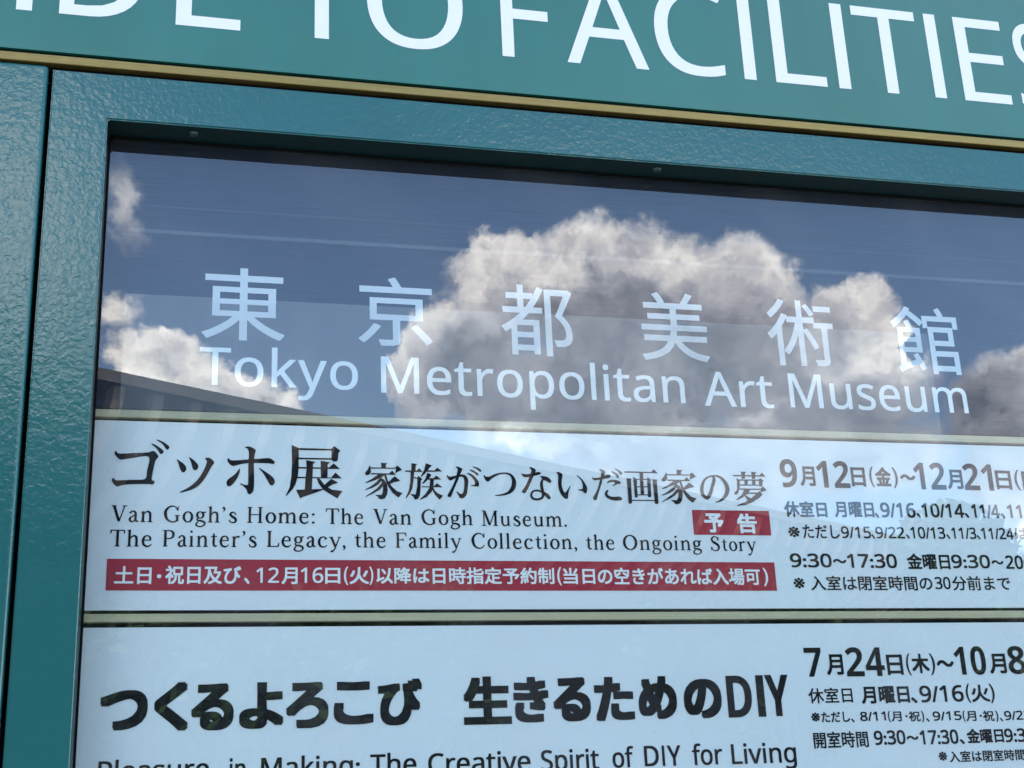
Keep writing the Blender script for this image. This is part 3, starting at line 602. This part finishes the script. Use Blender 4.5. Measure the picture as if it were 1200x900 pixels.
line(n1o, [('9', 914.3, 934, 538, 571, DB), ('月', 937.5, 955, 546.5, 569.5, K), ('12', 957, 995, 540, 571.5, DB), ('日', 997.5, 1014, 547.7, 570, K), ('(', 1019, 1024, 546.7, 571, SL), ('金', 1026, 1044, 547.5, 569.7, K), (')', 1046.3, 1052, 547.5, 572, SL),
 ('～', 1055, 1072.5, 556, 562.5, K), ('12', 1071, 1107.5, 542, 573.5, DB), ('月', 1110, 1128, 550.5, 573, K), ('21', 1129, 1163, 543.5, 574.5, DB), ('日', 1167, 1185, 551.5, 573.5, K), ('(', 1189, 1195, 550.5, 574.5, SL), ('日', 1198, 1216, 552.5, 574.5, K), (')', 1219, 1225, 552, 577, SL)])
line(n1o, [('休室日', 919, 969, 587.3, 606, KS), ('月曜日', 978, 1024, 588, 606.3, KS), ('、', 1025.5, 1030, 601, 607, KS), ('9/16', 1031.8, 1072.5, 589, 606.5, DS), ('、', 1074.5, 1079, 601, 607, KS), ('10/14', 1080, 1129.5, 590, 606.5, DS), ('、', 1131, 1135.5, 601, 607, KS), ('11/4', 1138.7, 1171, 591, 607, DS), ('、', 1173, 1178, 601.5, 607.5, KS), ('11/25', 1180.5, 1226, 591.5, 607.5, DS)])
line(n1o, [('※', 923.8, 937, 617, 629.5, K0), ('ただし', 940.8, 983.8, 615, 631, K0), ('9/15', 985.8, 1020.5, 616.8, 630.8, D0), ('、', 1021.5, 1025.5, 626, 631.5, K0), ('9/22', 1026, 1060, 617.3, 631, D0), ('、', 1062, 1066, 626, 631.5, K0), ('10/13', 1067, 1107.5, 617.5, 631.3, D0), ('、', 1109.5, 1113.5, 626, 632, K0), ('11/3', 1115, 1143.8, 618, 631.6, D0), ('、', 1145, 1149, 627, 632.3, K0), ('11/24', 1150, 1187.5, 618.5, 632, D0), ('は休室', 1189.5, 1240, 617.5, 632.5, K0)])
line(n1o, [('9:30', 926, 974.5, 648.5, 665, DS), ('～', 976, 992, 655, 660, KS), ('17:30', 993, 1051, 649, 665.7, DS), ('金曜日', 1063, 1113, 648.7, 667.3, KS), ('9:30', 1115, 1160, 650, 666, DS), ('～', 1162, 1176, 656.5, 661.5, KS), ('20:00', 1178.5, 1224, 651, 667, DS)])
line(n1o, [('※', 930, 943, 677, 689.5, K0), ('入室は閉室時間の', 950, 1092.5, 674.7, 692, K0), ('30', 1095.8, 1113.8, 676, 690.5, D0), ('分前まで', 1116, 1183.8, 675, 692, K0)])
# second exhibition notice
n2o = thing('exhibition_notice', 'lower white notice with heavy black gothic Japanese title ending in DIY', 'notice', (.5, Y_PANEL, ZB+.07), 'white printed notices in the case')
part_box('sheet', xl_open-.006, XR-.05, Y_PANEL, Y_PANEL+.003, ZB+.06, r2[0]-.0048, M_white, n2o)
H2 = dict(bold=2.8, boldz=2.3)
line(n2o, [(c, a, b, t, d, H2) for c, a, b, t, d in (('つ', 117, 173, 808.8, 856), ('く', 180.8, 221, 798.8, 857), ('る', 223.8, 274, 800.8, 856), ('よ', 280.5, 332.5, 799.5, 854), ('ろ', 335, 385, 799, 853.3), ('こ', 391, 437.5, 798.5, 849), ('び', 443, 495, 795, 850),
 ('生', 543, 599, 792.7, 849), ('き', 601.7, 643, 793, 846.7), ('る', 648, 692, 793.5, 845.5), ('た', 696.7, 743, 793, 845), ('め', 748, 793, 792.2, 843), ('の', 801.3, 845.7, 795.5, 842))]
 + [(c, a, b, t, d, dict(font='sansb', bold=.5, boldz=0)) for c, a, b, t, d in (('D', 852, 881, 791.7, 840.7), ('I', 887, 896, 791.2, 840), ('Y', 897.3, 925.3, 790.8, 839.3))], name='title_character')
E2 = dict(font='sans', cap=True, bold=.45, boldz=.3)
line(n2o, [('Pleasure', 115, 245, 890.5, 914.5, E2), ('in', 269, 287.5, 889, 913, E2), ('Making:', 306, 421.7, 886.5, 910.5, E2), ('The', 434, 488, 883.5, 907.5, E2), ('Creative', 501.7, 621.7, 881.5, 905.5, E2), ('Spirit', 634, 702, 878.5, 902.5, E2), ('of', 717.7, 742.7, 876, 899.5, E2), ('D', 755, 772, 873.9, 897.9, E2), ('I', 776, 779, 873.6, 897.6, E2), ('Y', 782, 798, 873.4, 897.4, E2), ('for', 811, 846.7, 872.5, 896.3, E2), ('Living', 857, 933, 871, 894.5, E2)])
line(n2o, [('7', 943, 963, 759, 793, DB), ('月', 968.3, 988, 766.7, 791, K), ('24', 991, 1036, 758.3, 792.5, DB), ('日', 1039.3, 1058, 767, 791, K), ('(', 1062, 1067, 765.7, 791.5, SL), ('木', 1068.3, 1088.7, 766, 789, K), (')', 1090, 1095.7, 765.5, 791, SL), ('～', 1097.7, 1117.7, 773.5, 781.5, K),
 ('10', 1118.5, 1155, 757.3, 791, DB), ('月', 1159.3, 1179, 766, 789.3, K), ('8', 1181, 1201.5, 757, 790, DB), ('日', 1206, 1225, 766, 789, K)])
line(n2o, [('休室日', 947.3, 999, 805.7, 824, dict(bold=.25)), ('月曜日', 1009.3, 1065.7, 804, 824.3, dict(bold=.7)), ('、', 1068, 1075, 817, 824, KS), ('9/16', 1077.7, 1129, 803, 822.8, DS), ('(', 1132, 1137, 801, 824, SL), ('火', 1138, 1159.5, 802.3, 822.7, KS), (')', 1160, 1165.5, 801, 824, SL)])
line(n2o, [('※', 950.7, 961, 835, 845.5, K0), ('ただし', 962.5, 996, 834, 846.3, K0), ('、', 997.5, 1001.5, 842, 846.5, K0), ('8/11', 1008, 1038, 833.8, 844.8, D0), ('(', 1040.7, 1043.5, 833, 846.5, K0), ('月', 1044.5, 1056.5, 833.8, 845.3, K0), ('・', 1061, 1063.5, 838, 840.5, K0), ('祝', 1065, 1078.5, 833.3, 845.5, K0), (')', 1080, 1083, 833, 846.5, K0), ('、', 1085.5, 1089.5, 841.5, 846, K0),
 ('9/15', 1093, 1126.7, 833.3, 844.3, D0), ('(', 1128.3, 1131, 832.5, 845.8, K0), ('月', 1132, 1144, 833.3, 845, K0), ('・', 1148, 1150.5, 837.5, 840, K0), ('祝', 1152, 1165, 832.7, 845, K0), (')', 1167, 1170, 832.5, 845.8, K0), ('、', 1172, 1175.5, 841, 845.5, K0), ('9/22', 1177, 1208, 832.7, 843.7, D0)])
line(n2o, [('開室時間', 953.3, 1017.7, 857, 876.5, dict(bold=.35)), ('9:30', 1024.3, 1061, 855.8, 872.8, DS), ('～', 1062.5, 1076.5, 862, 867, KS), ('17:30', 1078, 1123, 855.2, 872.3, DS), ('、', 1125, 1130.5, 866, 872, KS), ('金曜日', 1133, 1176, 853.7, 870.8, KS), ('9:30', 1177, 1213, 853.3, 869.5, DS)])
line(n2o, [('※', 1100, 1110, 880.9, 891.5, K0), ('入室は閉室時間の', 1112.3, 1213.5, 878.7, 892, K0)])

# ------------------------------------------------------------------ what the glass mirrors: forecourt, museum, trees
M_ground = mat('pale_paving', (.11, .11, .11), .85, .3)
co = obco(M_ground); br = nd(M_ground, 'ShaderNodeTexBrick'); lk(M_ground, co, br.inputs['Vector']); br.inputs['Scale'].default_value = 1.6
br.inputs['Color1'].default_value = (.12, .12, .117, 1); br.inputs['Color2'].default_value = (.10, .10, .10, 1); br.inputs['Mortar'].default_value = (.04, .04, .04, 1); br.inputs['Mortar Size'].default_value = .012
lk(M_ground, br.outputs['Color'], P(M_ground)['Base Color'])
bm = bmesh.new(); bmesh.ops.create_grid(bm, x_segments=1, y_segments=1, size=400); g = bm_obj('ground', bm, M_ground); g['kind'] = 'structure'
VC = Vector((0, 2*Y_GLASS-CAM.y, CAM.z))       # the eye as the glass sees it
def mir(px, py, dist):
    v = ray(px, py); v = Vector((v.x, -v.y, v.z)); h = math.hypot(v.x, v.y); return VC + v*(dist/h)
M_conc = mat('grey_concrete', (.30, .285, .27), .8, .3); co = obco(M_conc, (1, 1, .3)); n = noise(M_conc, co, 3, 6, .7); lk(M_conc, colour_mix(M_conc, n.outputs[0], (.035, .032, .029), (.115, .105, .095)), P(M_conc)['Base Color'])
M_fin = mat('tan_tile_fin', (.30, .235, .18), .6, .4)
M_dkgl = mat('dark_facade_glass', (.008, .009, .011), .7, .2)
M_leaf = mat('leaf', (.05, .10, .02), .5, .4); co = obco(M_leaf); n = noise(M_leaf, co, 1.5, 2); lk(M_leaf, colour_mix(M_leaf, n.outputs[0], (.018, .04, .010), (.045, .075, .018)), P(M_leaf)['Base Color'])
M_bark = mat('bark', (.07, .05, .04), .9, .2)
# long hall: eave from near left to far right
E0 = mir(123, 433, 18.9); E1 = mir(1000, 616, 31.9); HR = (E0.z+E1.z)/2
dv = (E1-E0); dv.z = 0; dv.normalize(); nb = Vector((dv.y, -dv.x, 0)); nb = nb if nb.y < 0 else -nb    # away from the board
hall = thing('museum_hall', 'long museum hall with a concrete eave and curved tan fins mirrored in the glass', 'building', (E0.x, E0.y, 0))
def obl(name, s0, s1, t0, t1, z0, z1, m, parent):
    bm = bmesh.new(); box(bm, 0, 1, 0, 1, 0, 1)
    for v in bm.verts:
        s, t, z = s0+(s1-s0)*v.co.x, t0+(t1-t0)*v.co.y, z0+(z1-z0)*v.co.z
        p = E0 + dv*s + nb*t; v.co = (p.x, p.y, z)
    bmesh.ops.recalc_face_normals(bm, faces=bm.faces); return bm_obj(name, bm, m, parent)
LEN = 44
obl('roof', -7, LEN, 0, 11, HR-.17, HR, M_conc, hall)
obl('wall', -6.5, LEN-.6, 2.4, 10, 0, HR-.18, M_dkgl, hall)
obl('plinth', -6.8, LEN-.3, 1.9, 2.38, 0, .5, M_conc, hall)
fin = None
nfin = int((LEN+6.4)/.62)
for i in range(nfin):
    s = -6.6 + i*.62
    if fin is None:
        bm = bmesh.new(); K_ = 8; prev = None
        for k in range(K_+1):
            t = k/K_; z = HR-.175 - 1.5*t; off = .12 + 1.9*t**1.8
            row = []
            for (ds, dt) in ((0, 0), (.17, 0), (.17, .25), (0, .25)):
                p = dv*ds + nb*(off+dt); row.append(bm.verts.new((p.x, p.y, z)))
            if prev:
                for j in range(4): bm.faces.new((prev[j], prev[(j+1) % 4], row[(j+1) % 4], row[j]))
            else: bm.faces.new(row)
            prev = row
        bm.faces.new(prev[::-1]); bmesh.ops.recalc_face_normals(bm, faces=bm.faces)
        fme = bpy.data.meshes.new('fin'); bm.to_mesh(fme); bm.free(); fin = True
    p = dv*s; o = link('fin', fme, M_fin, hall); o.location = (p.x, p.y, 0)

def tree(label, base, h, rad, seed, n=7000, group='trees by the forecourt'):
    rnd = random.Random(seed); t = thing('broadleaf_tree', label, 'tree', base, group)
    bm = bmesh.new(); 
    def limb(a, b, ra, rb):
        r = bmesh.ops.create_cone(bm, segments=7, radius1=ra, radius2=rb, depth=(b-a).length, cap_ends=True)
        q = (b-a).to_track_quat('Z', 'Y').to_matrix().to_4x4(); q.translation = (a+b)/2; bmesh.ops.transform(bm, matrix=q, verts=r['verts'])
    top = Vector((0, 0, h*.55)); limb(Vector((0, 0, 0)), top, .16*h/6, .09*h/6)
    cl = []
    for k in range(9):
        a = k*2.4+rnd.random(); rr = rad*rnd.uniform(.35, .75); zz = h*rnd.uniform(.5, .9)
        c = Vector((math.cos(a)*rr, math.sin(a)*rr, zz)); limb(Vector((0, 0, h*rnd.uniform(.3, .53))), c, .06*h/6, .015*h/6); cl.append((c, rad*rnd.uniform(.3, .5)))
    me = bpy.data.meshes.new('trunk'); bm.to_mesh(me); bm.free(); link('trunk', me, M_bark, t)
    V, F = [], []
    for k in range(n):
        c, r = cl[rnd.randrange(len(cl))]
        d = Vector((rnd.gauss(0, 1), rnd.gauss(0, 1), rnd.gauss(0, .8))); d.normalize(); p = c + d*r*rnd.random()**.4
        s = rnd.uniform(.09, .17)*h/6; u = Vector((rnd.gauss(0, 1), rnd.gauss(0, 1), rnd.gauss(0, 1))).normalized(); w = u.orthogonal().normalized()
        i = len(V); V += [p-u*s, p-w*s*.5, p+u*s, p+w*s*.5]; F.append((i, i+1, i+2, i+3))
    me = bpy.data.meshes.new('crown'); me.from_pydata([tuple(v) for v in V], [], F); link('crown', me, M_leaf, t)
def tree_at(label, px, py, dist, rad, seed):
    p = mir(px, py, dist); tree(label, (p.x, p.y, 0), p.z, rad, seed)
tree_at('tallest tree at the right end of the museum hall', 1215, 590, 19, 2.2, 1)
tree_at('small tree in front of the left end of the hall', 190, 655, 12, 1.3, 2)
tree_at('small tree in front of the middle of the hall', 420, 668, 14, 1.5, 3)
tree_at('far tree before the right half of the hall', 900, 660, 20, 2.0, 4)
